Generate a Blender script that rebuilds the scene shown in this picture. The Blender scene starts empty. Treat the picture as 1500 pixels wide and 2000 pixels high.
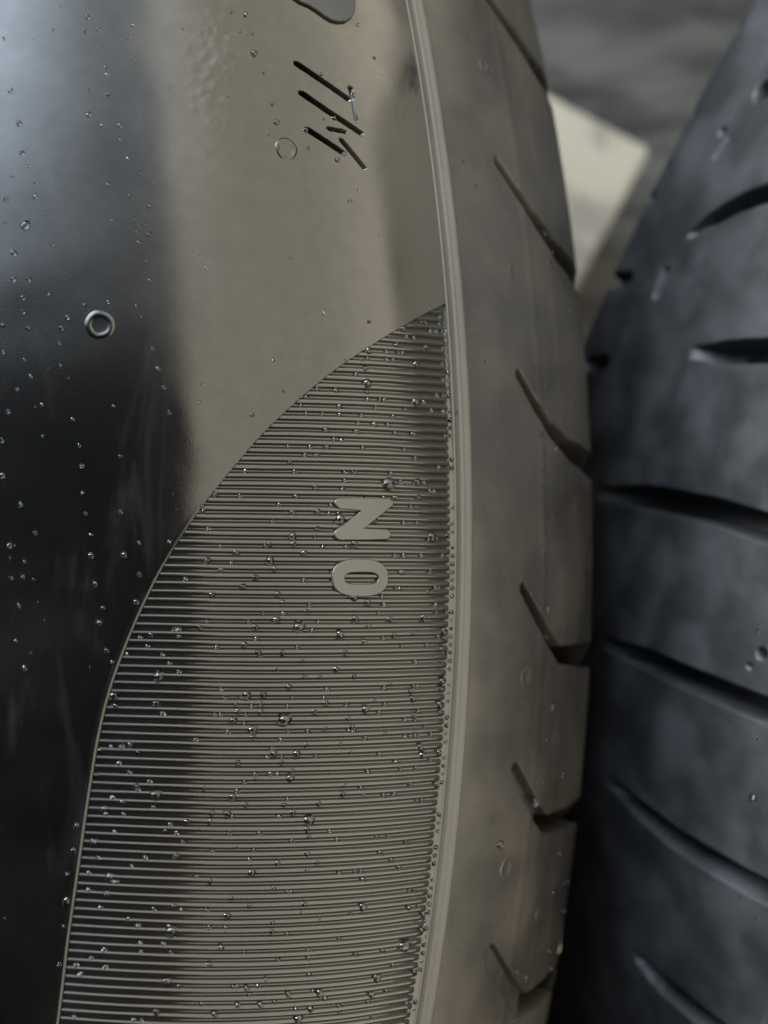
import bpy, math, random
import numpy as np
from mathutils import Matrix, Vector

# ---------------------------------------------------------------- camera, world, lamps, exposure
MM = 0.001
scene = bpy.context.scene
col = scene.collection
CAM_D, CAM_F = 105.97, 2150.5            # millimetres above the tyre crown, focal length in photo pixels
cam_data = bpy.data.cameras.new("camera")
cam = bpy.data.objects.new("camera", cam_data)
col.objects.link(cam)
cam.location = (0, 0, CAM_D * MM)
cam_data.sensor_fit = 'VERTICAL'
cam_data.sensor_height = 36.0
cam_data.lens = 36.0 * CAM_F / 2000.0
cam_data.clip_start = 0.005
cam_data.clip_end = 50.0
cam_data.dof.use_dof = True
cam_data.dof.focus_distance = 0.112
cam_data.dof.aperture_fstop = cam_data.lens * 1e-3 / 0.0021
scene.camera = cam

world = bpy.data.worlds.new("World")
scene.world = world
world.use_nodes = True
bg = world.node_tree.nodes["Background"]
bg.inputs[0].default_value = (0.5, 0.55, 0.65, 1)
bg.inputs[1].default_value = 0.008

scene.view_settings.view_transform = 'Standard'
scene.view_settings.look = 'None'
scene.view_settings.exposure = 0.0
scene.view_settings.gamma = 1.0
scene.cycles.max_bounces = 8
scene.cycles.transmission_bounces = 6
scene.cycles.sample_clamp_indirect = 3.0


def area_lamp(name, loc, xdir, ydir, sx, sy, radiance, color, soft=None):
    """Rectangular lamp (millimetres) spanned by xdir and ydir; it shines towards the tyres below.
    soft = widths (left, right, bottom, top) over which its glow fades at the borders, as fractions of its size."""
    ld = bpy.data.lights.new(name, 'AREA')
    ld.shape = 'RECTANGLE'
    ld.size, ld.size_y = sx * MM, sy * MM
    ld.energy = radiance * math.pi * (sx * MM) * (sy * MM)
    ld.color = color
    x = Vector(xdir).normalized()
    y = Vector(ydir)
    y = (y - y.dot(x) * x).normalized()
    z = x.cross(y)
    if z.z < 0:                       # keep it facing down
        y, z = -y, -z
    m = Matrix((x, y, z)).transposed().to_4x4()
    m.translation = Vector(loc) * MM
    o = bpy.data.objects.new(name, ld)
    o.matrix_world = m
    col.objects.link(o)
    if soft:
        ld.use_nodes = True
        nt = ld.node_tree
        em = nt.nodes["Emission"]
        g = nt.nodes.new("ShaderNodeNewGeometry")
        sp = nt.nodes.new("ShaderNodeSeparateXYZ")
        nt.links.new(g.outputs["Parametric"], sp.inputs[0])
        prev = None
        for axis, lo_, hi_ in (("X", 0.0, soft[0]), ("X", 1.0, 1 - soft[1]), ("Y", 0.0, soft[2]), ("Y", 1.0, 1 - soft[3])):
            if abs(hi_ - lo_) < 1e-6:
                continue
            r = nt.nodes.new("ShaderNodeMapRange"); r.interpolation_type = 'SMOOTHSTEP'
            flip_ = lo_ > hi_
            r.inputs["From Min"].default_value, r.inputs["From Max"].default_value = (hi_, lo_) if flip_ else (lo_, hi_)
            r.inputs["To Min"].default_value, r.inputs["To Max"].default_value = (1, 0) if flip_ else (0, 1)
            nt.links.new(sp.outputs[axis], r.inputs["Value"])
            if prev is None:
                prev = r.outputs["Result"]
            else:
                mu = nt.nodes.new("ShaderNodeMath"); mu.operation = 'MULTIPLY'
                nt.links.new(prev, mu.inputs[0]); nt.links.new(r.outputs["Result"], mu.inputs[1]); prev = mu.outputs[0]
        nt.links.new(prev, em.inputs["Strength"])
    return o


# warm ceiling lamp above and to the right: its near edge is what the sidewall mirrors
_e0, _e1 = Vector((203, 36, 500)), Vector((243, -349, 500))
_ed = (_e0 - _e1).normalized()
_out = Vector((1300, 0, -330)); _out = (_out - _out.dot(_ed) * _ed).normalized()
_mid = _e0 + _ed * 60
area_lamp("warm_lamp", _mid + _out * 750, _out, _ed, 1500, 2000, 4.7, (1.0, 0.915, 0.725))
# bluish daylight from the upper left
area_lamp("daylight_lamp", (-290, 520, 500), (1, 0.1, 0.1), (-0.1, 0.9, -0.2), 760, 820, 29.0, (0.68, 0.84, 1.0), (.2, .5, .5, .15))
# paler skylight spread further over the top
area_lamp("skylight_lamp", (-120, 660, 500), (1, 0.05, 0), (0, 1, -0.15), 1000, 1180, 4.0, (0.88, 0.94, 1.0), (.2, .25, .32, .15))
# slim tube that glints in the water beads
area_lamp("tube_lamp", (-560, 430, 430), (0.6, 0.78, 0.0), (0.5, -0.35, 0.78), 800, 90, 85.0, (1.0, 0.98, 0.94))


# ---------------------------------------------------------------- helpers
def link_mesh(name, verts, faces, mat, parent=None, smooth=True, loc=None):
    me = bpy.data.meshes.new(name)
    verts = np.asarray(verts, dtype=np.float32).reshape(-1, 3)
    if isinstance(faces, np.ndarray):
        nf, k = faces.shape
        me.vertices.add(len(verts)); me.vertices.foreach_set("co", verts.ravel())
        me.loops.add(nf * k); me.loops.foreach_set("vertex_index", faces.astype(np.int32).ravel())
        me.polygons.add(nf)
        me.polygons.foreach_set("loop_start", (np.arange(nf) * k).astype(np.int32))
        me.polygons.foreach_set("loop_total", np.full(nf, k, np.int32))
        me.update(calc_edges=True)
    else:
        me.from_pydata([tuple(v) for v in verts], [], faces)
        me.update()
    if smooth:
        me.polygons.foreach_set("use_smooth", np.ones(len(me.polygons), bool))
    me.materials.append(mat)
    o = bpy.data.objects.new(name, me)
    col.objects.link(o)
    if parent is not None:
        o.parent = parent
    if loc is not None:
        o.location = loc
    return o


def grid_faces(nr, nc, wrap=False, flip=False):
    i = np.arange(nr if wrap else nr - 1)[:, None]
    j = np.arange(nc - 1)[None, :]
    i2 = (i + 1) % nr
    a, b, c, d = i * nc + j, i * nc + j + 1, i2 * nc + j + 1, i2 * nc + j
    a, b, c, d = np.broadcast_arrays(a, b, c, d)
    f = np.stack([a, b, c, d], -1).reshape(-1, 4)
    return f[:, ::-1].copy() if flip else f


def smooth(x, a, b):
    t = np.clip((x - a) / (b - a), 0, 1)
    return t * t * (3 - 2 * t)


def bump(x, c, w):
    return np.clip(1 - ((x - c) / w) ** 2, 0, None) ** 2


def tag(o, label, cat, group=None):
    o["label"] = label; o["category"] = cat
    if group:
        o["group"] = group
    return o


def empty(name, m=None):
    o = bpy.data.objects.new(name, None)
    o.empty_display_size = 0.02
    if m is not None:
        o.matrix_world = m
    col.objects.link(o)
    return o


# ---------------------------------------------------------------- materials
def new_mat(name):
    m = bpy.data.materials.new(name); m.use_nodes = True
    nt = m.node_tree
    return m, nt, nt.nodes["Principled BSDF"]


def noise(nt, scale, detail=4, rough=0.55, vec=None, dist=0.0):
    n = nt.nodes.new("ShaderNodeTexNoise")
    n.inputs["Scale"].default_value = scale
    n.inputs["Detail"].default_value = detail
    n.inputs["Roughness"].default_value = rough
    n.inputs["Distortion"].default_value = dist
    if vec is not None:
        nt.links.new(vec, n.inputs["Vector"])
    return n


def ramp(nt, src, p0, p1, c0, c1):
    r = nt.nodes.new("ShaderNodeMapRange")
    r.interpolation_type = 'SMOOTHSTEP'
    for k, v in zip(("From Min", "From Max", "To Min", "To Max"), (p0, p1, c0, c1)):
        r.inputs[k].default_value = v
    nt.links.new(src, r.inputs["Value"])
    return r.outputs["Result"]


def mixcol(nt, fac, a, b):
    m = nt.nodes.new("ShaderNodeMix"); m.data_type = 'RGBA'
    nt.links.new(fac, m.inputs[0])
    m.inputs[6].default_value = (*a, 1); m.inputs[7].default_value = (*b, 1)
    return m.outputs[2]


def rubber(name, base, dusty, rough, coat, coat_rough=(0.05, 0.12), bump_s=0.25, stretch=None, spec=0.5,
           dust_scale=60.0, dust_range=(0.45, 0.75), rim_dust_light=None, film=None, coat_bump=0.12):
    m, nt, b = new_mat(name)
    tc = nt.nodes.new("ShaderNodeTexCoord")
    vec = tc.outputs["Object"]
    if stretch:
        mp = nt.nodes.new("ShaderNodeMapping"); mp.inputs["Scale"].default_value = stretch
        nt.links.new(vec, mp.inputs["Vector"]); vec2 = mp.outputs["Vector"]
    else:
        vec2 = vec
    big = noise(nt, dust_scale, 6, 0.55, vec2, 0.12)
    fine = noise(nt, 5200, 3, 0.65, vec)
    c = mixcol(nt, ramp(nt, big.outputs["Fac"], dust_range[0], dust_range[1], 0, 1), base, dusty)
    if rim_dust_light:                        # dusty tone towards the outer edge; it also paints in missing warm light
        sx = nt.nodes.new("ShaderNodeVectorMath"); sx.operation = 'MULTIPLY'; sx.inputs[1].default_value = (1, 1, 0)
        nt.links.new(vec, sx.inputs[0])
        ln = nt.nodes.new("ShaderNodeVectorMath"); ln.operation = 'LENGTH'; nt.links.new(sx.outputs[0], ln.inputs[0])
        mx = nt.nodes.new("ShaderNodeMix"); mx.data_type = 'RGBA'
        nt.links.new(ramp(nt, ln.outputs["Value"], rim_dust_light[0], rim_dust_light[1], 0, 1), mx.inputs[0])
        nt.links.new(c, mx.inputs[6]); mx.inputs[7].default_value = (*rim_dust_light[2], 1)
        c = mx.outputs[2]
    coat_w = None
    if film:                            # wisps of dried water film
        mp2 = nt.nodes.new("ShaderNodeMapping"); mp2.inputs["Scale"].default_value = (1.0, 0.35, 1.0)
        nt.links.new(vec, mp2.inputs["Vector"])
        fn = noise(nt, 95, 7, 0.62, mp2.outputs["Vector"], 1.6)
        ff = ramp(nt, fn.outputs["Fac"], 0.52, 0.75, 0, 1)
        mx = nt.nodes.new("ShaderNodeMix"); mx.data_type = 'RGBA'
        nt.links.new(ff, mx.inputs[0]); nt.links.new(c, mx.inputs[6]); mx.inputs[7].default_value = (*film, 1)
        c = mx.outputs[2]
        coat_w = ramp(nt, fn.outputs["Fac"], 0.36, 0.7, coat, coat * 0.96)
    nt.links.new(c, b.inputs["Base Color"])
    nt.links.new(ramp(nt, big.outputs["Fac"], 0.3, 0.7, rough[0], rough[1]), b.inputs["Roughness"])
    b.inputs["Specular IOR Level"].default_value = spec
    b.inputs["Coat Weight"].default_value = coat
    if coat_w is not None:              # fine mottling of the film
        mo = noise(nt, 620, 4, 0.65, vec)
        mm = nt.nodes.new("ShaderNodeMath"); mm.operation = 'MULTIPLY'
        nt.links.new(coat_w, mm.inputs[0]); nt.links.new(ramp(nt, mo.outputs["Fac"], 0.34, 0.66, 0.94, 1.03), mm.inputs[1])
        coat_w = mm.outputs[0]
        nt.links.new(coat_w, b.inputs["Coat Weight"])
    b.inputs["Coat IOR"].default_value = 1.45
    nt.links.new(ramp(nt, big.outputs["Fac"], 0.35, 0.75, coat_rough[0], coat_rough[1]), b.inputs["Coat Roughness"])
    bp = nt.nodes.new("ShaderNodeBump")
    bp.inputs["Strength"].default_value = bump_s
    bp.inputs["Distance"].default_value = 0.00004
    nt.links.new(fine.outputs["Fac"], bp.inputs["Height"])
    nt.links.new(bp.outputs["Normal"], b.inputs["Normal"])
    bc = nt.nodes.new("ShaderNodeBump")
    bc.inputs["Strength"].default_value = coat_bump
    bc.inputs["Distance"].default_value = 0.00004
    nt.links.new(fine.outputs["Fac"], bc.inputs["Height"])
    nt.links.new(bc.outputs["Normal"], b.inputs["Coat Normal"])
    return m


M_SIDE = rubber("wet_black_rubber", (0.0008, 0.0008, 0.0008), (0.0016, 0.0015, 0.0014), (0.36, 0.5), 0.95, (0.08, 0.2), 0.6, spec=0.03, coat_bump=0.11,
                rim_dust_light=(0.309, 0.322, (0.034, 0.031, 0.025)), film=(0.005, 0.005, 0.0056))
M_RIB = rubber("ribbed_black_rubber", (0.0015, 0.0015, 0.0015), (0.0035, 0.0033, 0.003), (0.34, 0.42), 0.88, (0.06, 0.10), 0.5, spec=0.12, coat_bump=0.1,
               rim_dust_light=(0.302, 0.320, (0.016, 0.015, 0.012)))
M_SHOULDER = rubber("dusty_shoulder_rubber", (0.0145, 0.0125, 0.0102), (0.031, 0.0255, 0.0197), (0.36, 0.5), 0.5, (0.25, 0.4), 0.8, spec=0.6, coat_bump=0.3,
                    dust_scale=70, dust_range=(0.34, 0.78))
M_RIM = rubber("rim_strip_rubber", (0.023, 0.0215, 0.0185), (0.033, 0.0305, 0.026), (0.45, 0.55), 0.12, (0.3, 0.4), 0.8)
M_TREAD = rubber("tread_rubber", (0.006, 0.006, 0.0055), (0.014, 0.013, 0.0115), (0.42, 0.55), 0.25, (0.25, 0.4), 0.4)
M_LETTER = rubber("letter_rubber", (0.006, 0.0057, 0.005), (0.012, 0.011, 0.0095), (0.38, 0.48), 0.36, (0.2, 0.28), 0.5, coat_bump=0.3)
M_ROUGH = rubber("matte_rubber", (0.012, 0.0115, 0.0105), (0.022, 0.021, 0.019), (0.6, 0.75), 0.0, (0.4, 0.5), 1.0, spec=0.4)
M_TYRE2 = rubber("weathered_tread_rubber", (0.0045, 0.0048, 0.0055), (0.019, 0.0193, 0.0215), (0.52, 0.62), 0.0, (0.25, 0.4), 1.0,
                 dust_scale=110, dust_range=(0.32, 0.76))


def water():
    m, nt, b = new_mat("water")
    b.inputs["Base Color"].default_value = (0.46, 0.47, 0.48, 1)  # grey tint stands in for the reflection lost beneath a drop
    b.inputs["Transmission Weight"].default_value = 1.0
    b.inputs["Roughness"].default_value = 0.0
    b.inputs["IOR"].default_value = 1.33
    return m


M_WATER = water()


def concrete():
    m, nt, b = new_mat("wet_concrete")
    tc = nt.nodes.new("ShaderNodeTexCoord")
    mp = nt.nodes.new("ShaderNodeMapping")
    mp.inputs["Rotation"].default_value = (0, 0, math.radians(38)); mp.inputs["Scale"].default_value = (1, 4, 1)
    nt.links.new(tc.outputs["Object"], mp.inputs["Vector"])
    n1 = noise(nt, 9, 5, 0.6, mp.outputs["Vector"], 0.3)
    n2 = noise(nt, 160, 4, 0.6, tc.outputs["Object"])
    c = mixcol(nt, ramp(nt, n1.outputs["Fac"], 0.38, 0.62, 0, 1), (0.007, 0.0072, 0.0068), (0.030, 0.0303, 0.028))
    nt.links.new(c, b.inputs["Base Color"])
    b.inputs["Roughness"].default_value = 0.7; b.inputs["Specular IOR Level"].default_value = 0.15
    bp = nt.nodes.new("ShaderNodeBump"); bp.inputs["Strength"].default_value = 0.4; bp.inputs["Distance"].default_value = 0.002
    nt.links.new(n2.outputs["Fac"], bp.inputs["Height"]); nt.links.new(bp.outputs["Normal"], b.inputs["Normal"])
    return m


def cream_board():
    m, nt, b = new_mat("cream_board")
    tc = nt.nodes.new("ShaderNodeTexCoord")
    n1 = noise(nt, 34, 3, 0.5, tc.outputs["Object"], 0.3)
    c = mixcol(nt, ramp(nt, n1.outputs["Fac"], 0.36, 0.56, 0, 1), (0.054, 0.048, 0.039), (0.124, 0.113, 0.086))
    nt.links.new(c, b.inputs["Base Color"])
    b.inputs["Roughness"].default_value = 0.6
    return m


M_FLOOR, M_CREAM = concrete(), cream_board()

# ---------------------------------------------------------------- the main tyre: profile and mapping
RHO, A_RIM, R_RIM = 70.3382, 0.7691, 325.0
WIDTH = 325.0
CX, CY, TX, TY = -315.5826, -0.8261, -0.0342, -0.0107
ROT = np.array(Matrix.Rotation(TX, 3, 'X') @ Matrix.Rotation(TY, 3, 'Y'))
A_FACET, L_FACET, R_CORNER = 1.21, 6.0, 5.5

_s = np.arange(-26.0, 160.0, 0.02)
_s_f = A_FACET * RHO
_s_c = _s_f + L_FACET
_len_c = R_CORNER * (math.pi / 2 - A_FACET)
_tilt = np.where(_s < _s_f, _s / RHO, np.where(_s < _s_c, A_FACET, np.minimum(A_FACET + (_s - _s_c) / R_CORNER, math.pi / 2)))
_i0 = np.argmin(np.abs(_s))
_r = np.concatenate([[0], np.cumsum(0.5 * (np.cos(_tilt[1:]) + np.cos(_tilt[:-1])) * 0.02)])
_z = -np.concatenate([[0], np.cumsum(0.5 * (np.sin(_tilt[1:]) + np.sin(_tilt[:-1])) * 0.02)])
_r += R_RIM - RHO * math.sin(A_RIM) - _r[_i0]
_z -= _z[_i0]
S_EDGE = _s_c + _len_c                    # where the profile turns onto the tread


def prof(s):
    return np.interp(s, _s, _r), np.interp(s, _s, _z), np.interp(s, _s, _tilt)


def local(s, th, h=0.0):
    """Tyre-local millimetres; axis = +Z, h = height above the surface."""
    r, z, t = prof(s)
    r = r + h * np.sin(t); z = z + h * np.cos(t)
    return np.stack(np.broadcast_arrays(r * np.cos(th), r * np.sin(th), z), -1)


def to_world(P):
    return P @ ROT.T + np.array([CX, CY, 0])


def project(s, th):
    P = to_world(local(s, th))
    d = CAM_D - P[..., 2]
    return np.stack([750 + CAM_F * P[..., 0] / d, 1000 - CAM_F * P[..., 1] / d], -1)


def on_tyre(px):
    """Photo point -> (arc length along the section, angle) on the main tyre."""
    px = np.atleast_2d(np.asarray(px, float))
    gs, gt = np.meshgrid(np.linspace(-12, S_EDGE - 0.5, 110), np.linspace(-0.25, 0.25, 110), indexing='ij')
    g = project(gs, gt)
    s = np.empty(len(px)); t = np.empty(len(px))
    for i, q in enumerate(px):
        k = np.argmin(((g - q) ** 2).sum(-1)); s[i] = gs.flat[k]; t[i] = gt.flat[k]
    for _ in range(12):
        q = project(s, t)
        js = (project(s + 0.02, t) - q) / 0.02
        jt = (project(s, t + 1e-4) - q) / 1e-4
        det = js[:, 0] * jt[:, 1] - js[:, 1] * jt[:, 0]
        e = px - q
        det = np.where(np.abs(det) < 1e-3, 1e-3, det)
        ds = (e[:, 0] * jt[:, 1] - e[:, 1] * jt[:, 0]) / det
        dt = (js[:, 0] * e[:, 1] - js[:, 1] * e[:, 0]) / det
        s = np.clip(s + np.clip(ds, -1.5, 1.5), -14, S_EDGE + 2); t = t + np.clip(dt, -0.01, 0.01)
    return s, t


def seg_dist(s, t, pts):
    """Distance in mm and fraction along a polyline given in (s, arc mm)."""
    best = np.full(s.shape, 1e9); fr = np.zeros(s.shape)
    L = [0]
    for a, b in zip(pts[:-1], pts[1:]):
        L.append(L[-1] + math.hypot(b[0] - a[0], b[1] - a[1]))
    for k, (a, b) in enumerate(zip(pts[:-1], pts[1:])):
        dx, dy = b[0] - a[0], b[1] - a[1]
        u = np.clip(((s - a[0]) * dx + (t - a[1]) * dy) / (dx * dx + dy * dy), 0, 1)
        d = np.hypot(s - a[0] - u * dx, t - a[1] - u * dy)
        m = d < best
        best = np.where(m, d, best); fr = np.where(m, (L[k] + u * (L[k + 1] - L[k])) / L[-1], fr)
    return best, fr


TH = 0.225
R_M = 325.0                                # angle <-> arc mm at the rim
rot4 = Matrix(ROT.tolist()).to_4x4()
base_off = -WIDTH
root_m = Matrix.Translation(Vector((CX, CY, 0)) * MM) @ rot4 @ Matrix.Translation((0, 0, base_off * MM))
tyre = empty("tyre", root_m)
tag(tyre, "black tyre lying flat with wet sidewall, ribbed crescent panel and raised letters N O", "tyre")


def loc_out(P):
    P = P.copy(); P[..., 2] -= base_off
    return P * MM


# crescent outline (left edge) in photo points -> section coordinate as function of angle
cres = [(865, 592), (830, 611), (760, 653), (705, 687), (660, 718), (615, 753), (575, 788), (535, 825), (500, 861), (450, 920),
        (415, 963), (385, 1003), (345, 1062), (310, 1122), (275, 1195), (247, 1262), (222, 1330), (204, 1395), (190, 1463),
        (172, 1580), (155, 1700), (135, 1840), (116, 2000)]
cs, ct = on_tyre(cres)
S_IN = 51.5                                # inner border of the rim strip
o_ = np.argsort(ct)
ct_s, cs_s = ct[o_], cs[o_]
cs_s[-1] = S_IN
slope = (cs_s[1] - cs_s[0]) / (ct_s[1] - ct_s[0])
ct_s = np.concatenate([[-TH - 0.02], ct_s]); cs_s = np.concatenate([[cs_s[0] + slope * (-TH - 0.02 - ct_s[1])], cs_s])
TH_TIP = ct_s[-1]
_tf = np.linspace(ct_s[0], TH_TIP, 1200)
_sf = np.interp(_tf, ct_s, cs_s)
_k = np.hanning(61); _k /= _k.sum()
_sp = np.concatenate([2 * _sf[0] - _sf[30:0:-1], _sf, 2 * _sf[-1] - _sf[-2:-32:-1]])
ct_s, cs_s = _tf, np.convolve(_sp, _k, 'valid')


def cres_edge(th):
    return np.where(th > TH_TIP, S_IN, np.minimum(np.interp(th, ct_s, cs_s), S_IN))


# ---------------------------------------------------------------- sidewall (smooth, with engraved strokes)
strokes = [([(579, 124), (628, 157), (681, 194)], 4.6), ([(685, 172), (688, 188)], 4.0), ([(688, 186), (697, 236)], 2.6),
           ([(589, 182), (640, 217), (705, 260)], 4.8), ([(643, 251), (673, 257)], 3.6), ([(601, 253), (668, 297)], 4.6),
           ([(667, 274), (712, 328)], 3.8)]
NT_, NS_ = 1000, 430
th_rows = np.concatenate([np.linspace(-TH, TH_TIP, 330, endpoint=False), np.linspace(TH_TIP, TH, 560)])
kk = np.concatenate([np.linspace(0, 0.42, 90, endpoint=False), np.linspace(0.42, 0.97, 290, endpoint=False), np.linspace(0.97, 1, 40)])
S0 = -16.0
T2 = th_rows[:, None] + 0 * kk[None]
send = cres_edge(th_rows)[:, None]
S2 = S0 + (send - S0) * kk[None]
H = np.zeros_like(S2)
for pts, w in strokes:
    ss, tt = on_tyre(pts)
    w_mm = w * 0.052
    d, _ = seg_dist(S2, T2 * R_M * 0.95, list(zip(ss, tt * R_M * 0.95)))
    H -= (0.95 if w > 3 else 0.3) * (1 - smooth(d, w_mm * 0.7, w_mm * 1.15))
H = np.maximum(H, -0.95)
# gentle unevenness of moulded rubber
H += 0.02 * np.sin(S2 * 0.35 + 3 * np.sin(T2 * 40)) * np.sin(T2 * 90 + S2 * 0.12)
# dried residue patch near the top
pr = np.random.default_rng(3)
pxy = project(S2, T2)
for _ in range(170):
    cx_, cy_ = pr.normal(425, 28), pr.normal(120, 55)
    H += 0.02 * pr.uniform(.3, 1) * np.exp(-((pxy[..., 0] - cx_) ** 2 + (pxy[..., 1] - cy_) ** 2) / (2 * pr.uniform(3.5, 6) ** 2))
# lip that frames the lower part of the crescent, and the drop into it
edge_d = send - S2
low = smooth(-T2, -0.01, 0.09)
H += 0.13 * low * bump(edge_d, 0.32, 0.34) * (T2 < TH_TIP)
wall = (T2 < TH_TIP) & (edge_d < 0.05)
H = np.where(wall, -0.42 * smooth(0.05 - edge_d, 0.0, 0.05), H)
P = loc_out(local(S2, T2, H))
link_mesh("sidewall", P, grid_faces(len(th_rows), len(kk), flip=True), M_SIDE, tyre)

# ---------------------------------------------------------------- rim strip
s_r = np.concatenate([np.linspace(51.5, 54.5, 76)])
t_r = np.linspace(-TH, TH, 700)
S2, T2 = np.meshgrid(s_r, t_r)
wob = 0.02 * np.sin(T2 * 61) + 0.012 * np.sin(T2 * 173 + 1)
H = 0.08 * bump(S2, 51.78, 0.22)
H += 0.14 * smooth(S2, 52.5, 53.0) + 0.22 * smooth(S2, 52.9, 54.0) - 0.36 * smooth(S2, 54.02 + wob, 54.28 + wob)
H += 0.004 * np.sin(T2 * 310 + S2 * 3) * smooth(S2, 52.6, 53)
link_mesh("rim_protector", loc_out(local(S2, T2, H)), grid_faces(len(t_r), len(s_r), flip=True), M_RIM, tyre)

# ---------------------------------------------------------------- shoulder with slots, running onto the tread
slots = [  # photo points of the inclined slots on the shoulder and the half width at start and end (photo px)
    [(925, -40), (962, 8), (1000, 62), (1040, 125), (1064, 160)],
    [(971, 317), (1010, 375), (1045, 428), (1085, 490), (1124, 540)],
    [(1013, 732), (1045, 790), (1075, 838), (1112, 880), (1150, 918)],
    [(1021, 1150), (1050, 1205), (1072, 1245), (1094, 1280)],
    [(1006, 1505), (1030, 1552), (1048, 1588), (1066, 1612)],
    [(958, 1866), (982, 1908), (1004, 1945), (1022, 1965)],
    [(890, 2240), (918, 2278), (938, 2310)],
]
widths = [(9, 21), (8, 22), (8, 22), (8, 20), (11, 20), (15, 22), (14, 20)]
deeps = [(5.2, .1), (5.2, .1), (4.6, .15), (4.4, .12), (1.5, .35), (0.9, .45), (0.9, .45)]
s_sh = np.concatenate([np.linspace(54.5, 95, 330, endpoint=False), np.linspace(95, 128, 130)])
t_sh = np.linspace(-TH, TH, 1150)
S2, T2 = np.meshgrid(s_sh, t_sh)
H = 0.06 * bump(S2, 69.2, 1.3) - 0.03 * smooth(S2, 69.2, 71) + 0.04 * bump(S2, 76.0, 1.2) + 0.03 * bump(S2, 82.0, 0.9)
H += 0.015 * np.sin(S2 * 0.9 + np.sin(T2 * 55) * 2) * np.sin(T2 * 120 + S2 * .2)
cutmask = np.zeros_like(S2)
for pts, (w0, w1), (d0, u0) in zip(slots, widths, deeps):
    ss, tt = on_tyre(pts)
    line = list(zip(ss, tt * R_M))
    s_l, t_l = line[-1]
    line.append((max(S_EDGE - 1.0, s_l + 4), t_l - 1.1)); line.append((S_EDGE + 12, t_l - 7.0)); line.append((S_EDGE + 34, t_l - 20.0))
    d, f = seg_dist(S2, T2 * R_M, line)
    # taper in millimetres along s
    u = np.clip((S2 - ss[0]) / (S_EDGE - 4 - ss[0]), 0, 1)
    hw = (w0 + (w1 - w0) * u) * 0.078
    dep = d0 + (7.0 - d0) * smooth(u, u0, u0 + 0.45)
    cut = dep * (1 - smooth(d, hw * 0.82, hw * 1.06))
    cutmask = np.maximum(cutmask, cut)
H -= cutmask
link_mesh("shoulder", loc_out(local(S2, T2, H)), grid_faces(len(t_sh), len(s_sh), flip=True), M_SHOULDER, tyre)

# ---------------------------------------------------------------- rest of the ring (outside the close-up), lower half and tread centre
def ring_profile():
    up = np.concatenate([np.linspace(-25, 54, 24), np.linspace(56, S_EDGE, 14), np.linspace(S_EDGE + 2, 128, 5)])
    r, z, t = prof(up)
    zm = -WIDTH / 2
    rr = list(r); zz = list(z)
    for q in np.linspace(z[-1] - 8, 2 * zm - z[-1] + 8, 16):
        rr.append(r[-1] + 1.5 * math.cos((q - zm) / 110)); zz.append(q)
    rr += list(r[::-1]); zz += list(2 * zm - z[::-1])
    rr = [248] + rr + [248]; zz = [-3] + zz + [2 * zm + 3]
    inner = [(262, -14), (285, -12), (312, -30), (328, -70), (328, 2 * zm + 70), (312, 2 * zm + 30), (285, 2 * zm + 12), (262, 2 * zm + 14)]
    for a, b in inner[::-1]:
        rr.append(a); zz.append(b)
    rr.append(rr[0]); zz.append(zz[0])
    return np.array(rr), np.array(zz)


rr, zz = ring_profile()
tt = np.linspace(TH, 2 * math.pi - TH, 180)
P = np.stack([rr[None] * np.cos(tt)[:, None], rr[None] * np.sin(tt)[:, None], zz[None] + 0 * tt[:, None]], -1)
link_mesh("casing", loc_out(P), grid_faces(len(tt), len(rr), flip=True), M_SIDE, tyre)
# inside the close-up sector the casing continues below the detailed face
k0 = 1 + 24 + 14 + 4
k_bead = [i for i in range(len(rr)) if i >= k0]
r2 = np.concatenate([rr[k_bead], [rr[1], prof(S0)[0]]]); z2 = np.concatenate([zz[k_bead], [zz[1], prof(S0)[1]]])
tt = np.linspace(-TH, TH, 50)
P = np.stack([r2[None] * np.cos(tt)[:, None], r2[None] * np.sin(tt)[:, None], z2[None] + 0 * tt[:, None]], -1)
link_mesh("tread", loc_out(P), grid_faces(len(tt), len(r2), flip=True), M_TREAD, tyre)

# ---------------------------------------------------------------- ribbed crescent panel: floor, ribs, letters
PANEL_H = -0.30
t_p = np.linspace(-TH, TH_TIP, 420)
u_p = np.linspace(0, 1, 60)
T2 = t_p[:, None] + 0 * u_p[None]
e = cres_edge(t_p)[:, None]
S2 = e + (S_IN + 0.02 - e) * u_p[None]
H = np.full_like(S2, PANEL_H)
H = np.where(u_p[None] > 0.985, 0.0, H)
panel = link_mesh("ribbed_panel", loc_out(local(S2, T2, H)), grid_faces(len(t_p), len(u_p), flip=True), M_RIB, tyre)

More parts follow.
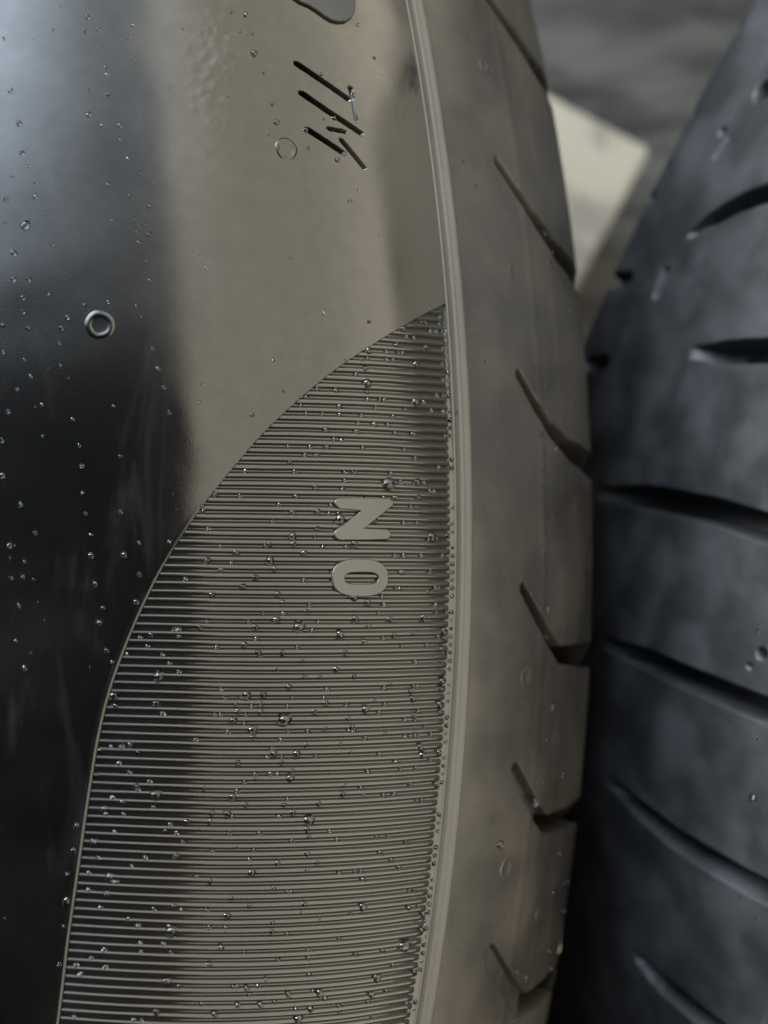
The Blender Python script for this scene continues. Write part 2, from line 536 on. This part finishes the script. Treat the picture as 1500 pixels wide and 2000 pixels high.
PITCH = 0.00272
RIB_H = 0.28
rng = np.random.default_rng(5)
th0 = TH_TIP - 0.0032
n_rib = int((th0 + 0.205) / PITCH)
prof_a = np.linspace(-1, 1, 11)
for i in range(n_rib):
    th = th0 - i * PITCH + rng.normal(0, 0.00002)
    sa = float(cres_edge(np.array(th))) + 0.03
    sb = S_IN - 0.28 + rng.normal(0, 0.03)
    if sb - sa < 2.0:
        continue
    n = max(6, int((sb - sa) / 0.8))
    ss = np.concatenate([[sa, sa + 0.12, sa + 0.25, sa + 0.4, sa + 0.55, sa + 0.7, sa + 0.9], np.linspace(sa + 1.1, sb - 0.4, n), [sb - 0.18, sb - 0.07, sb]])
    endf = np.minimum(1.0, smooth(sb + 0.02 - ss, 0, 0.4))
    hw = 0.455 * PITCH
    wav = 0.012 * np.interp(ss, np.linspace(sa, sb, 9), rng.normal(0, 1, 9)) * PITCH
    hh = 1 - np.abs(prof_a) ** 2.2
    jit = 1 + 0.025 * np.interp(ss, np.linspace(sa, sb, 14), rng.normal(0, 1, 14))
    Hs = PANEL_H - 0.03 + (RIB_H + 0.03) * hh[None] * (endf * jit)[:, None]
    Tm = th + wav[:, None] + prof_a[None] * hw * (0.75 + 0.25 * endf)[:, None]
    ej = cres_edge(Tm) + 0.03             # the ends follow the border of the panel
    Ss = ej + (ss[:, None] - sa) * (sb - ej) / (sb - sa)
    P = local(Ss, Tm, Hs)
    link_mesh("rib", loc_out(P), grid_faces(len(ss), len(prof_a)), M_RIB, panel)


def plate(name, outlines, h0, h1, mat, parent, label=None, round_mm=0.13):
    """Raised flat plate from photo outlines (first = outer, others = holes), bent onto the tyre."""
    import bmesh
    cu = bpy.data.curves.new("outline", 'CURVE')
    cu.dimensions = '2D'; cu.fill_mode = 'BOTH'
    for pts in outlines:
        s, t = on_tyre(pts)
        sp = cu.splines.new('POLY'); sp.points.add(len(s) - 1); sp.use_cyclic_u = True
        for p, a, b in zip(sp.points, s, t * 300.0):
            p.co = (a, b, 0, 1)
    cu.extrude = 0.5 * (h1 - h0) - round_mm * 0.5
    cu.bevel_depth = round_mm; cu.bevel_resolution = 2
    cu.offset = -round_mm
    tmp = bpy.data.objects.new("tmp", cu); col.objects.link(tmp)
    dg = bpy.context.evaluated_depsgraph_get()
    me0 = bpy.data.meshes.new_from_object(tmp.evaluated_get(dg))
    bpy.data.objects.remove(tmp)
    bm = bmesh.new(); bm.from_mesh(me0)
    bmesh.ops.remove_doubles(bm, verts=bm.verts, dist=0.002)
    bmesh.ops.triangulate(bm, faces=bm.faces)
    long_e = [e for e in bm.edges if e.calc_length() > 1.2]
    bmesh.ops.subdivide_edges(bm, edges=long_e, cuts=2)
    bmesh.ops.triangulate(bm, faces=bm.faces)
    bmesh.ops.recalc_face_normals(bm, faces=bm.faces)
    co = np.array([v.co[:] for v in bm.verts])
    P = loc_out(local(co[:, 0], co[:, 1] / 300.0, co[:, 2] + 0.5 * (h0 + h1)))
    for v, p in zip(bm.verts, P):
        v.co = p
    bmesh.ops.recalc_face_normals(bm, faces=bm.faces)
    me = bpy.data.meshes.new(name); bm.to_mesh(me); bm.free()
    me.materials.append(mat)
    o = bpy.data.objects.new(name, me); col.objects.link(o); o.parent = parent
    if label:
        o["label"] = label
    return o


k_ = 380 / 1500.0
def zz_(pts):
    return [(580 + x * k_, 900 + y * k_) for x, y in pts]


N_pts = zz_([(318, 287), (500, 284), (700, 287), (730, 300), (745, 325), (735, 348), (700, 378), (620, 440), (520, 520), (600, 522), (690, 525),
             (716, 545), (724, 566), (716, 590), (690, 609), (500, 612), (330, 613), (300, 600), (284, 577), (282, 553), (300, 532),
             (400, 460), (492, 386), (400, 377), (330, 373), (300, 352), (286, 330), (293, 300)])
plate("letter", [N_pts], PANEL_H - 0.05, 0.10, M_LETTER, panel, "raised letter N lying on its side")
O_out = [(485 + 218 * np.sign(math.cos(a)) * abs(math.cos(a)) ** 0.8, 901 + 148 * np.sign(math.sin(a)) * abs(math.sin(a)) ** 0.8)
         for a in np.linspace(0, 2 * math.pi, 48, endpoint=False)]
O_in = [(495 + 128 * np.sign(math.cos(a)) * abs(math.cos(a)) ** 0.55, 905 + 44 * np.sign(math.sin(a)) * abs(math.sin(a)) ** 0.7)
        for a in np.linspace(0, 2 * math.pi, 32, endpoint=False)]
plate("letter", [zz_(O_out), zz_(O_in)], PANEL_H - 0.05, 0.10, M_LETTER, panel, "raised letter O lying on its side")
blob = [(520, -60), (548, -25), (566, -6), (585, 7), (602, 14), (618, 24), (633, 35), (646, 43), (660, 46), (674, 45), (684, 38),
        (690, 26), (692, 12), (689, -6), (684, -30), (680, -60)]
plate("raised_lettering", [blob], -0.2, 0.30, M_ROUGH, tyre, "rounded end of a matte raised letter", 0.16)


# vent rings and moulding marks: little lathes standing on the rubber
def frame_at(s, th):
    P0 = local(np.array(s), np.array(th)); n = local(np.array(s), np.array(th), 1.0) - P0
    P0 = loc_out(P0)
    q = Vector(n).to_track_quat('Z', 'Y')
    return Vector(P0), q


def lathe(name, px, prof_pts, mat, parent, label=None, ecc=1.0, seg=56):
    s, th = on_tyre([px])
    p0, q = frame_at(s[0], th[0])
    v, n = [], len(prof_pts)
    for k in range(seg):
        a = 2 * math.pi * k / seg
        wob = 1 + 0.02 * math.sin(3 * a + px[0]) + 0.015 * math.sin(5 * a + px[1])
        for r, h in prof_pts:
            v.append((r * wob * math.cos(a) * MM, r * wob * ecc * math.sin(a) * MM, h * MM))
    o = link_mesh(name, np.array(v), grid_faces(seg, n, wrap=True), mat, parent)
    o.location = p0; o.rotation_mode = 'QUATERNION'; o.rotation_quaternion = q
    if label:
        o["label"] = label
    return o


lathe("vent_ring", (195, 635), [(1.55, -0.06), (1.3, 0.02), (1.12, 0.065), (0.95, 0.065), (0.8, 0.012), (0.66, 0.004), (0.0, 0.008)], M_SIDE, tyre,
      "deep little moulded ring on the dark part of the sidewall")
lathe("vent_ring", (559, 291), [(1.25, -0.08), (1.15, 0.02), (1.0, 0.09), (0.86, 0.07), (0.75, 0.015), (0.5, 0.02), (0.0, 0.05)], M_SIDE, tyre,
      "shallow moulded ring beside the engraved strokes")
for q, r in (((945, 128), 0.85), ((1003, 533), 0.95), ((1028, 1322), 1.1), ((989, 1696), 1.15), ((1086, 1442), 1.0), ((1052, 1785), 0.8), ((700, 1022), 0.35)):
    if q[0] == 700:
        continue
    lathe("moulding_mark", q, [(r * 1.25, -0.08), (r * 1.05, 0.045), (r * 0.85, 0.05), (r * 0.7, 0.012), (0, 0.012)], M_SHOULDER, tyre)

# ---------------------------------------------------------------- second tyre: tread seen beside the first
A2 = np.array([math.sin(.531) * math.cos(-1.0056), math.sin(.531) * math.sin(-1.0056), math.cos(.531)])
C2 = np.array([333.5055, -28.8365, -211.7767]); R2 = 330.007
E1 = -np.array([1, 0, 0]) + A2[0] * A2; E1 /= np.linalg.norm(E1)
E2 = np.cross(A2, E1)
B2 = np.stack([E1, E2, A2], 1)
W2 = 104.0


def on_tread2(px):
    out = []
    for x, y in px:
        v = np.array([(x - 750) / CAM_F, -(y - 1000) / CAM_F, -1.0]); o = np.array([0, 0, CAM_D]) - C2
        oo = o - (o @ A2) * A2; vv = v - (v @ A2) * A2
        a, b, c = vv @ vv, 2 * oo @ vv, oo @ oo - R2 * R2
        t = (-b - math.sqrt(max(b * b - 4 * a * c, 0))) / (2 * a)
        Pq = o + t * v
        out.append((Pq @ A2, math.atan2(Pq @ E2, Pq @ E1)))
    return np.array(out)


m2 = Matrix(B2.tolist()).to_4x4(); m2.translation = Vector(C2) * MM
tyre2 = empty("tyre", m2)
tag(tyre2, "dark blue-grey tyre on the right showing grooved wet tread, out of focus", "tyre")

# section of the second tyre as (w along the axis, radius) with shoulder rounding at both ends
sec = []
for a in np.linspace(0, math.pi / 2 * 0.93, 14):
    sec.append((6.5 - 7.0 * math.cos(math.pi / 2 - a) if False else 6.0 - 7.0 * math.sin(math.pi / 2 - a), R2 - 7.0 + 7.0 * math.sin(a)))
w_face = np.arange(6.2, W2 - 9, 0.22)
sec += [(w, R2) for w in w_face]
sec = np.array(sec)
sec[:, 1] -= 0.0032 * np.clip(sec[:, 0] - 45, 0, None) ** 2      # crowned section
grooves = [
    [(1480, 182), (1510, 165), (1580, 130)],
    [(1338, 468), (1380, 432), (1440, 399), (1500, 376), (1590, 350)],
    [(1345, 690), (1420, 688), (1500, 684), (1600, 682)],
    [(1160, 962), (1215, 966), (1290, 976), (1400, 1000), (1500, 1034), (1600, 1072)],
    [(1170, 1252), (1255, 1285), (1350, 1332), (1430, 1370), (1500, 1404), (1600, 1460)],
    [(1180, 1518), (1240, 1580), (1300, 1642), (1400, 1722), (1500, 1793), (1600, 1860)],
    [(1215, 1860), (1250, 1912), (1320, 2000), (1400, 2090)],
]
g_w = [(1.0, 1.5), (0.5, 1.45), (0.9, 1.6), (0.9, 1.75), (0.9, 1.55), (0.9, 1.55), (0.9, 1.55)]
ledges = [None] * 7
ph = np.concatenate([np.linspace(-0.66, -0.57, 40, endpoint=False), np.linspace(-0.57, -0.02, 860, endpoint=False), np.linspace(-0.02, 0.06, 36)])
Wg = np.tile(sec[:, 0], (len(ph), 1)); Rg = np.tile(sec[:, 1], (len(ph), 1)); Pg = ph[:, None] + 0 * Wg
tx = np.gradient(sec[:, 0]); ty = np.gradient(sec[:, 1]); ll = np.hypot(tx, ty)
nw, nr = -ty / ll, tx / ll
H = np.zeros_like(Wg)
arc = Pg * R2
for g, (w0, w1), lg in zip(grooves, g_w, ledges):
    q = on_tread2(g)
    d, f = seg_dist(Wg, arc, [(a, b * R2) for a, b in q])
    hw = w0 + (w1 - w0) * smooth(f, 0.0, 0.35)
    cut = (0.02 + 6.2 * smooth(f, 0, 0.25)) * (1 - smooth(d, hw * 0.78, hw * 1.12))
    if lg:
        q = on_tread2(lg)
        d2, f2 = seg_dist(Wg, arc, [(a, b * R2) for a, b in q])
        hw2 = 1.3 * smooth(f2, 0, 0.3) + 0.3
        cut = np.maximum(cut, 0.45 * (1 - smooth(d2, hw2 * 0.75, hw2 * 1.3)))
    H = np.maximum(H, cut)
for (x, y), rx in (((1338, 222), 1.5), ((1268, 384), 1.2), ((1436, 48), 1.1), ((1411, 258), 0.7), ((1490, 178), 1.6), ((1463, 1275), 0.75), ((1441, 1300), .35)):
    q = on_tread2([(x, y)])[0]
    d = np.hypot(Wg - q[0], arc - q[1] * R2)
    H = np.maximum(H, 4.0 * (1 - smooth(d, rx * 0.75, rx * 1.15)))
for pts, hw in (([(1170, 548), (1225, 545)], 1.2), ([(1283, 575), (1300, 530)], 0.8), ([(1150, 712), (1180, 708)], 1.2), ([(1398, 305), (1425, 265)], .4)):
    q = on_tread2(pts)
    d, f = seg_dist(Wg, arc, [(a, b * R2) for a, b in q])
    H = np.maximum(H, min(2.0, hw * 1.6) * (1 - smooth(d, hw * 0.7, hw * 1.2)))
H += 0.08 * np.sin(Wg * 0.5 + 2 * np.sin(Pg * 40)) * np.sin(Pg * 70)
Wd = Wg - H * nw[None]; Rd = Rg - H * nr[None]
P = np.stack([Rd * np.cos(Pg), Rd * np.sin(Pg), Wd], -1) * MM
link_mesh("tread", P, grid_faces(len(ph), len(sec)), M_TYRE2, tyre2)
# rest of the second tyre's ring
def ring2(w):
    rr = [R2, R2, R2 - 2, R2 - 10, R2 - 40, R2 - 62, R2 - 62, R2 - 30, R2 - 18, R2 - 18, R2 - 30, R2 - 62, R2 - 64, R2 - 45, R2 - 18]
    return rr
rs = np.array([R2, R2 - 1, R2 - 5, R2 - 12, R2 - 40, R2 - 75, R2 - 78, R2 - 45, R2 - 20, R2 - 20, R2 - 45, R2 - 78, R2 - 75, R2 - 40, R2 - 7.4])
ws = np.array([W2 - 9, W2 - 5, W2 - 1.5, W2, W2 - 2, W2 - 10, W2 - 16, W2 - 18, W2 - 25, 30, 12, 6, -4, -9, -0.9])
tt = np.linspace(-0.66, 0.06, 60)
P = np.stack([rs[None] * np.cos(tt)[:, None], rs[None] * np.sin(tt)[:, None], ws[None] + 0 * tt[:, None]], -1) * MM
link_mesh("casing", P, grid_faces(len(tt), len(rs)), M_TYRE2, tyre2)
rs = np.concatenate([sec[::12, 1], rs]); ws = np.concatenate([sec[::12, 0], ws])
tt = np.linspace(0.06, 2 * math.pi - 0.66, 150)
P = np.stack([rs[None] * np.cos(tt)[:, None], rs[None] * np.sin(tt)[:, None], ws[None] + 0 * tt[:, None]], -1) * MM
link_mesh("casing", P, grid_faces(len(tt), len(rs)), M_TYRE2, tyre2)

# torn paper label remains on the tread edge, low in the picture
M_PAPER, _nt, _b = new_mat("cream_paper"); _b.inputs["Base Color"].default_value = (0.55, 0.47, 0.33, 1); _b.inputs["Roughness"].default_value = 0.7
for y0, y1, c0 in ((1896, 1936, 0.9), (1972, 2050, -0.6)):
    _, ta = on_tyre([(1020, y0)]); _, tb = on_tyre([(1012, y1)])
    tq = np.linspace(ta[0], tb[0], 10); uq = np.linspace(0, 1, 14)
    s_lo = S_EDGE - 0.4 - c0 * np.linspace(0, 1, 10) * 3.0
    Sq = s_lo[:, None] + (S_EDGE + 9 - s_lo[:, None]) * uq[None]
    link_mesh("paper_label", loc_out(local(Sq, tq[:, None] + 0 * Sq, 0.12)), grid_faces(10, 14), M_PAPER, tyre)

# ---------------------------------------------------------------- ground and the cream board under the first tyre
FLOOR_Z = -400.0
fl = link_mesh("ground", np.array([(-4, -4, 0), (4, -4, 0), (4, 4, 0), (-4, 4, 0)]), [(0, 1, 2, 3)], M_FLOOR, smooth=False)
fl.location = (0, 0, FLOOR_Z * MM); fl["kind"] = "structure"
K = np.array([107.7, 146.6]); ua = np.array([-0.882, 0.471]); ub = np.array([-0.471, -0.882])
import bmesh


def slab(name, inset, z0, z1, mat, label, cat, bev):
    k0 = K + (ua + ub) * inset
    cor = [k0, k0 + ua * (640 - inset), k0 + ua * (640 - inset) + ub * (620 - inset), k0 + ub * (620 - inset)]
    bm = bmesh.new()
    lo = [bm.verts.new((c[0] * MM, c[1] * MM, 0)) for c in cor]
    hi = [bm.verts.new((c[0] * MM, c[1] * MM, (z1 - z0) * MM)) for c in cor]
    bm.faces.new(hi); bm.faces.new(lo[::-1])
    for i in range(4):
        bm.faces.new((lo[i], lo[(i + 1) % 4], hi[(i + 1) % 4], hi[i]))
    bmesh.ops.recalc_face_normals(bm, faces=bm.faces)
    bmesh.ops.bevel(bm, geom=[e for e in bm.edges], offset=bev, segments=3, affect='EDGES')
    me = bpy.data.meshes.new(name); bm.to_mesh(me); bm.free(); me.materials.append(mat)
    o = bpy.data.objects.new(name, me); col.objects.link(o); o.location = (0, 0, z0 * MM)
    return tag(o, label, cat)


slab("sheet", 0, -342, -338, M_CREAM, "pale cream sheet with blurred grey marks, its corner seen between the two tyres", "sheet", 0.0015)
slab("block", 25, FLOOR_Z, -342.1, M_ROUGH, "dark block under the pale sheet, in the shadow between the tyres", "block", 0.004)

# ---------------------------------------------------------------- water droplets
def drop_mesh(seed):
    r = np.random.default_rng(seed)
    seg, rings = 14, 6
    ph_ = r.uniform(0, 6.28, 3)
    v = []
    for k in range(rings + 1):
        a = (math.pi / 2) * k / rings
        for j in range(seg):
            b = 2 * math.pi * j / seg
            w = 1 + 0.07 * math.sin(2 * b + ph_[0]) + 0.05 * math.sin(3 * b + ph_[1])
            v.append((math.cos(a) * w * math.cos(b), math.cos(a) * w * math.sin(b), 0.9 * math.sin(a)))
    v = v[:rings * seg] + [(0, 0, 0.9), ]
    f = []
    for k in range(rings - 1):
        for j in range(seg):
            f.append((k * seg + j, k * seg + (j + 1) % seg, (k + 1) * seg + (j + 1) % seg, (k + 1) * seg + j))
    for j in range(seg):
        f.append(((rings - 1) * seg + j, (rings - 1) * seg + (j + 1) % seg, rings * seg))
    f.append(tuple(range(seg - 1, -1, -1)))
    return np.array(v), f


z1 = """342,68,m 463,47,s 518,98,s 402,177,s 413,262,s 417,290,s 533,240,s 350,350,s 422,368,s 42,355,m 347,448,L 75,483,L 467,490,m 470,545,s
400,490,s 87,598,m 500,620,m 395,592,s 542,676,m 515,703,s 425,720,s 138,716,s 505,766,s 25,780,L 140,770,m 585,806,m 435,860,s 528,858,s 564,876,s
582,916,m 541,947,m 535,908,s 100,880,X 203,955,s 55,990,L 570,1020,s 53,1092,L 112,1092,L 585,1095,m 90,1165,m 420,1178,m 332,1190,s 90,1218,m
10,1270,m 110,1282,m 263,1240,m 240,1280,m 548,1238,s 532,1195,s 780,988,s 805,1046,s 1135,1007,s 960,58,m 905,47,s 987,133,s 938,124,s 993,210,L
1030,285,s 1065,407,s 1080,478,L 1050,527,s 1255,290,s 1305,462,m 1265,465,s 1195,508,m 1345,600,m 1318,625,m 1380,370,m 1205,578,s 1367,784,m
1442,1257,s 1398,97,s 1462,226,s 335,123,s 210,120,s 385,115,s 502,145,s 15,150,s 102,650,s 48,690,s 22,870,s 150,990,s 195,1150,s"""
z3 = """12,70,m 112,82,m 240,82,m 262,40,m 547,38,s 12,175,m 95,205,s 233,142,s 597,162,m 235,226,s 120,270,m 617,240,m 640,312,m 268,275,s 67,320,s
165,378,m 33,408,m 285,437,m 445,385,s 663,412,m 165,502,s 8,520,L 310,540,m 470,580,m 320,620,m 10,658,L 325,725,s 335,805,m 472,798,m 80,770,L
138,880,m 357,888,s 38,930,L 545,920,m 485,966,L 357,970,L 38,980,s 95,992,m 45,1057,m 90,1050,m 132,1064,s 545,1043,L 372,1080,L 75,1165,L 402,1175,m
533,1150,L 388,1230,L 63,1303,m 417,1340,L 120,1350,s 97,1408,L 790,300,s 780,370,s 985,422,m 1107,328,s 1068,208,s 1265,22,s 1440,57,s 840,732,m
790,775,m 795,795,m 1235,703,m 1240,578,m 1275,478,m 1280,545,m 1338,520,s 1397,485,m 1135,603,s 1315,325,m 1430,240,m 1437,297,L 1350,205,s 1440,170,L
1412,207,s 1465,455,m 1435,333,m 1145,895,L 1147,800,m 1243,798,m 1243,862,s 1055,927,m 1150,925,m 1330,830,X 1467,832,m 1408,888,m 1385,925,L 810,990,L
925,960,m 1055,990,L 1190,960,m 1075,1022,m 865,1025,m 1000,1055,m 950,1090,m 830,1122,m 1085,1120,m 1105,1152,m 1200,1187,m 1080,1220,L 1390,1220,L
1440,1245,m 1385,1135,L 1437,1152,L 780,1250,m 1000,1253,m 1170,1250,X 1330,1280,L 1425,1308,m 955,1318,m 1010,1350,m 1105,1350,m 1350,1350,m 1180,1382,m
1318,1415,m 1385,1443,m 620,1445,X 590,1280,m 700,1285,s 660,915,s 440,1385,s"""
z4 = """180,12,m 220,45,m 75,85,L 50,150,m 128,222,L 168,158,m 180,230,s 125,372,L 240,285,m 240,343,m 120,497,m 342,585,L 282,410,m 335,775,m 132,683,L
138,742,m 150,800,m 20,690,X 48,745,m 190,898,X 205,900,L 250,895,m 180,1115,m 155,1213,L 115,1275,m 40,1280,m 25,1218,m 72,1035,m 235,1270,L 240,1295,L
225,1335,m 210,1365,m 230,1465,m 395,210,s 378,680,s 320,1320,s 590,235,m 612,497,m 670,550,m 625,568,m 617,632,m 617,698,m 625,783,m 628,875,m 627,965,m
628,1033,m 755,787,m 745,380,m 728,8,m 570,1113,m 637,1182,L 633,1285,s 800,1138,s"""
z2 = "358,725,s 285,860,s 645,1025,L 628,914,m 655,985,s 727,1212,L 310,630,s"
z5 = """610,147,L 610,505,X 670,1040,X 365,688,L 300,625,L 288,722,L 262,815,L 260,920,X 248,1020,m 233,1168,m 390,330,m 375,430,m 445,118,L 450,155,m
510,310,m 535,340,m 533,472,m 480,535,m 405,560,m 730,610,m 645,645,m 690,745,L 385,755,m 428,825,L 417,893,m 680,940,m 655,1235,L 612,1355,L 505,995,m
795,480,m 910,515,L 830,578,m 888,578,L 820,612,m 965,118,L 1030,115,L 920,150,m 1020,150,m 930,180,m 1020,182,m 912,215,L 1113,213,X 990,250,L 990,280,m
855,245,s 1130,83,m 1275,147,m 1230,182,m 1270,245,m 1375,240,m 1430,170,L 1360,207,m 1463,137,m 1330,307,m 1195,312,m 1070,345,L 1160,345,L 1370,340,s
930,382,m 1100,380,m 1140,412,m 1135,440,L 1000,443,m 1345,470,m 1340,503,m 1425,505,s 960,545,m 1245,540,m 1110,545,m 1145,575,m 1210,605,X 1200,640,m
1207,670,m 920,710,m 1200,735,m 1085,773,m 1240,770,m 985,810,L 1200,800,m 820,845,m 1070,870,m 905,910,m 975,940,m 1190,933,m 1420,945,L 890,978,L
1065,1005,m 1175,965,s 1250,992,s 1062,1040,m 948,1042,s 880,1040,s 865,1105,m 820,1170,m 965,1265,m 1130,1290,m 1250,1282,L 1475,1222,L 1453,1288,L
1168,1382,L 840,1365,m 1215,1345,m 1020,1330,m 930,1330,m 1040,1230,s 1315,15,m 1385,43,m 1250,45,m 1190,45,m 1085,15,s"""
z6 = """115,130,L 105,97,m 25,73,m 117,193,m 145,318,L 155,350,L 5,263,m 120,258,s 230,60,L 225,92,L 220,155,L 222,185,m 220,220,m 215,340,m 207,468,m
658,160,L 753,155,L 697,427,L 620,457,m 590,533,X 453,700,X 683,738,m 712,840,L 660,885,L 700,960,L 588,1040,s 587,1118,s 642,1115,L 655,1185,m 520,1195,m
553,1220,L 505,1385,m 565,370,s 617,380,s 85,1095,X 150,1035,m 155,975,m 120,1197,m 95,1350,m 100,950,m"""
RAD = {'s': 3.4, 'm': 4.7, 'L': 6.5, 'X': 9.5}
drops = []
for txt, ox, oy in ((z1, 0, 0), (z2, 750, 0), (z3, 0, 600), (z4, 750, 600), (z5, 0, 1300), (z6, 750, 1300)):
    for w in txt.split():
        x, y, c = w.split(',')
        drops.append((ox + int(x) / 2, oy + int(y) / 2, c))
random.seed(11)
protos = []
for k in range(4):
    v, f = drop_mesh(k)
    me = bpy.data.meshes.new("droplet"); me.from_pydata([tuple(p) for p in v], [], f); me.update()
    me.polygons.foreach_set("use_smooth", np.array([len(p.vertices) < 6 for p in me.polygons]))
    me.materials.append(M_WATER); protos.append((me, v, f))
drops.sort(key=lambda d: -RAD[d[2]])
S, T = on_tyre([(d[0], d[1]) for d in drops])
edge = cres_edge(T)
REG = {
    'dark': ("small clear water droplet on the smooth blue-black part of the sidewall", "droplets on the dark smooth sidewall"),
    'warm': ("small clear water droplet on the smooth beige-lit part of the sidewall", "droplets on the beige smooth sidewall"),
    'ribs': ("tiny clear water droplet caught between the fine ribs of the crescent", "droplets among the ribs"),
    'rim': ("small clear water droplet on the raised strip beside the ribs", "droplets on the raised strip"),
    'shoulder': ("small clear water droplet on the slotted shoulder of the sidewall tyre", "droplets on the tyre shoulder"),
}
stuff_v, stuff_f, n_ind = [], [], 0
special = {(309, 1552): "big droplet sitting low on the ribs in the shaded strip", (792, 1847): "large dark-edged droplet at the lower right end of the ribs",
           (1045, 1566): "bright droplet resting inside the second slot from the bottom", (976, 1650): "large droplet above a round mark on the lower shoulder",
           (310, 1322): "big droplet high on the ribs in the shaded strip", (50, 440): "largest droplet on the blue-lit upper left of the sidewall",
           (845, 1049): "wide double droplet on the ribs right of the letters", (760, 945): "large droplet just above the raised letter N"}
used = set()


def place(x, y, rad_px, s, th, region, individual, k):
    me, v, f = protos[k % 4]
    P0 = local(np.array(s), np.array(th))
    depth = CAM_D - to_world(P0)[2]
    r = rad_px * depth / CAM_F
    h0 = -0.03 * r
    if region == 'ribs':
        h0 = -0.15 - 0.1 * r
        r *= 1.33
    n = local(np.array(s), np.array(th), 1.0) - P0
    Pw = to_world(P0 + n * h0); nw_ = n @ ROT.T
    q = Vector(nw_).to_track_quat('Z', 'Y')
    rz = Matrix.Rotation(random.uniform(0, 6.28), 4, 'Z')
    m = Matrix.Translation(Vector(Pw) * MM) @ q.to_matrix().to_4x4() @ rz @ Matrix.Diagonal((r * MM, r * MM * random.uniform(.88, 1.12), r * MM * random.uniform(.85, 1.15), 1))
    if individual:
        o = bpy.data.objects.new("droplet", me); o.matrix_world = m; col.objects.link(o)
        lab, grp = REG[region]
        for c, l in special.items():
            if c not in used and math.hypot(c[0] - x, c[1] - y) < 8:
                used.add(c); tag(o, l, "droplet", "large droplets"); return
        tag(o, lab, "droplet", grp)
    else:
        b = len(stuff_v)
        M4 = np.array(m)
        stuff_v.extend((v @ M4[:3, :3].T + M4[:3, 3]).tolist())
        stuff_f.extend([tuple(i + b for i in ff) for ff in f])


for k, ((x, y, c), s, th, e_) in enumerate(zip(drops, S, T, edge)):
    if s > 54.4:
        reg = 'shoulder'
    elif s > 51.4:
        reg = 'rim'
    elif s > e_ and th < TH_TIP:
        reg = 'ribs'
    elif x < 385:
        reg = 'dark'
    else:
        reg = 'warm'
    place(x, y, RAD[c] * random.uniform(.85, 1.12), s, th, reg, n_ind < 285, k); n_ind += 1
# the many still smaller beads among the ribs and on the rubber
cand = []
while len(cand) < 470:
    th = random.uniform(-0.19, TH_TIP - 0.004); i = round((th0 - th) / PITCH - 0.5)
    th = th0 - (i + 0.5) * PITCH
    ea = float(cres_edge(np.array(th)))
    s = random.uniform(ea + 0.3, S_IN - 0.1) if random.random() < 0.72 else S_IN - 0.12
    if s > ea + 0.2:
        cand.append((s, th, random.uniform(2.4, 4.0), 'ribs'))
for _ in range(170):
    th = random.uniform(-0.18, 0.18); s = random.uniform(-6, 90)
    ea = float(cres_edge(np.array(th)))
    if s < min(ea - 0.4, 48 if th > TH_TIP else 99) or 54.6 < s < 90:
        cand.append((s, th, random.uniform(1.2, 2.4), 'warm'))
for k, (s, th, rp, reg) in enumerate(cand):
    place(0, 0, rp, s, th, reg, False, k)
o = link_mesh("fine_droplets", np.array(stuff_v), stuff_f, M_WATER)
o["kind"] = "stuff"; tag(o, "countless fine water beads scattered over the ribs and rubber of the tyre", "water beads")

# droplets on the second tyre
for k, (x, y, rp) in enumerate([(1310, 318, 7), (1405, 442, 5), (1400, 880, 6), (1470, 1560, 10), (1420, 1410, 4), (1475, 1442, 4), (1445, 1753, 5), (1475, 1795, 4), (1478, 1232, 4)]):
    q = on_tread2([(x, y)])[0]
    n = math.cos(q[1]) * E1 + math.sin(q[1]) * E2
    Pw = C2 + n * (R2 - 0.15) + A2 * q[0]
    r = rp * (CAM_D - Pw[2]) / CAM_F
    m = Matrix.Translation(Vector(Pw) * MM) @ Vector(n).to_track_quat('Z', 'Y').to_matrix().to_4x4() @ Matrix.Diagonal((r * MM, r * MM, r * MM, 1))
    o = bpy.data.objects.new("droplet", protos[k % 4][0]); o.matrix_world = m; col.objects.link(o)
    if rp == 10:
        tag(o, "large bright droplet on the lower tread block of the right-hand tyre", "droplet", "droplets on the right-hand tyre")
    else:
        tag(o, "small blurred droplet on the tread of the right-hand tyre", "droplet", "droplets on the right-hand tyre")
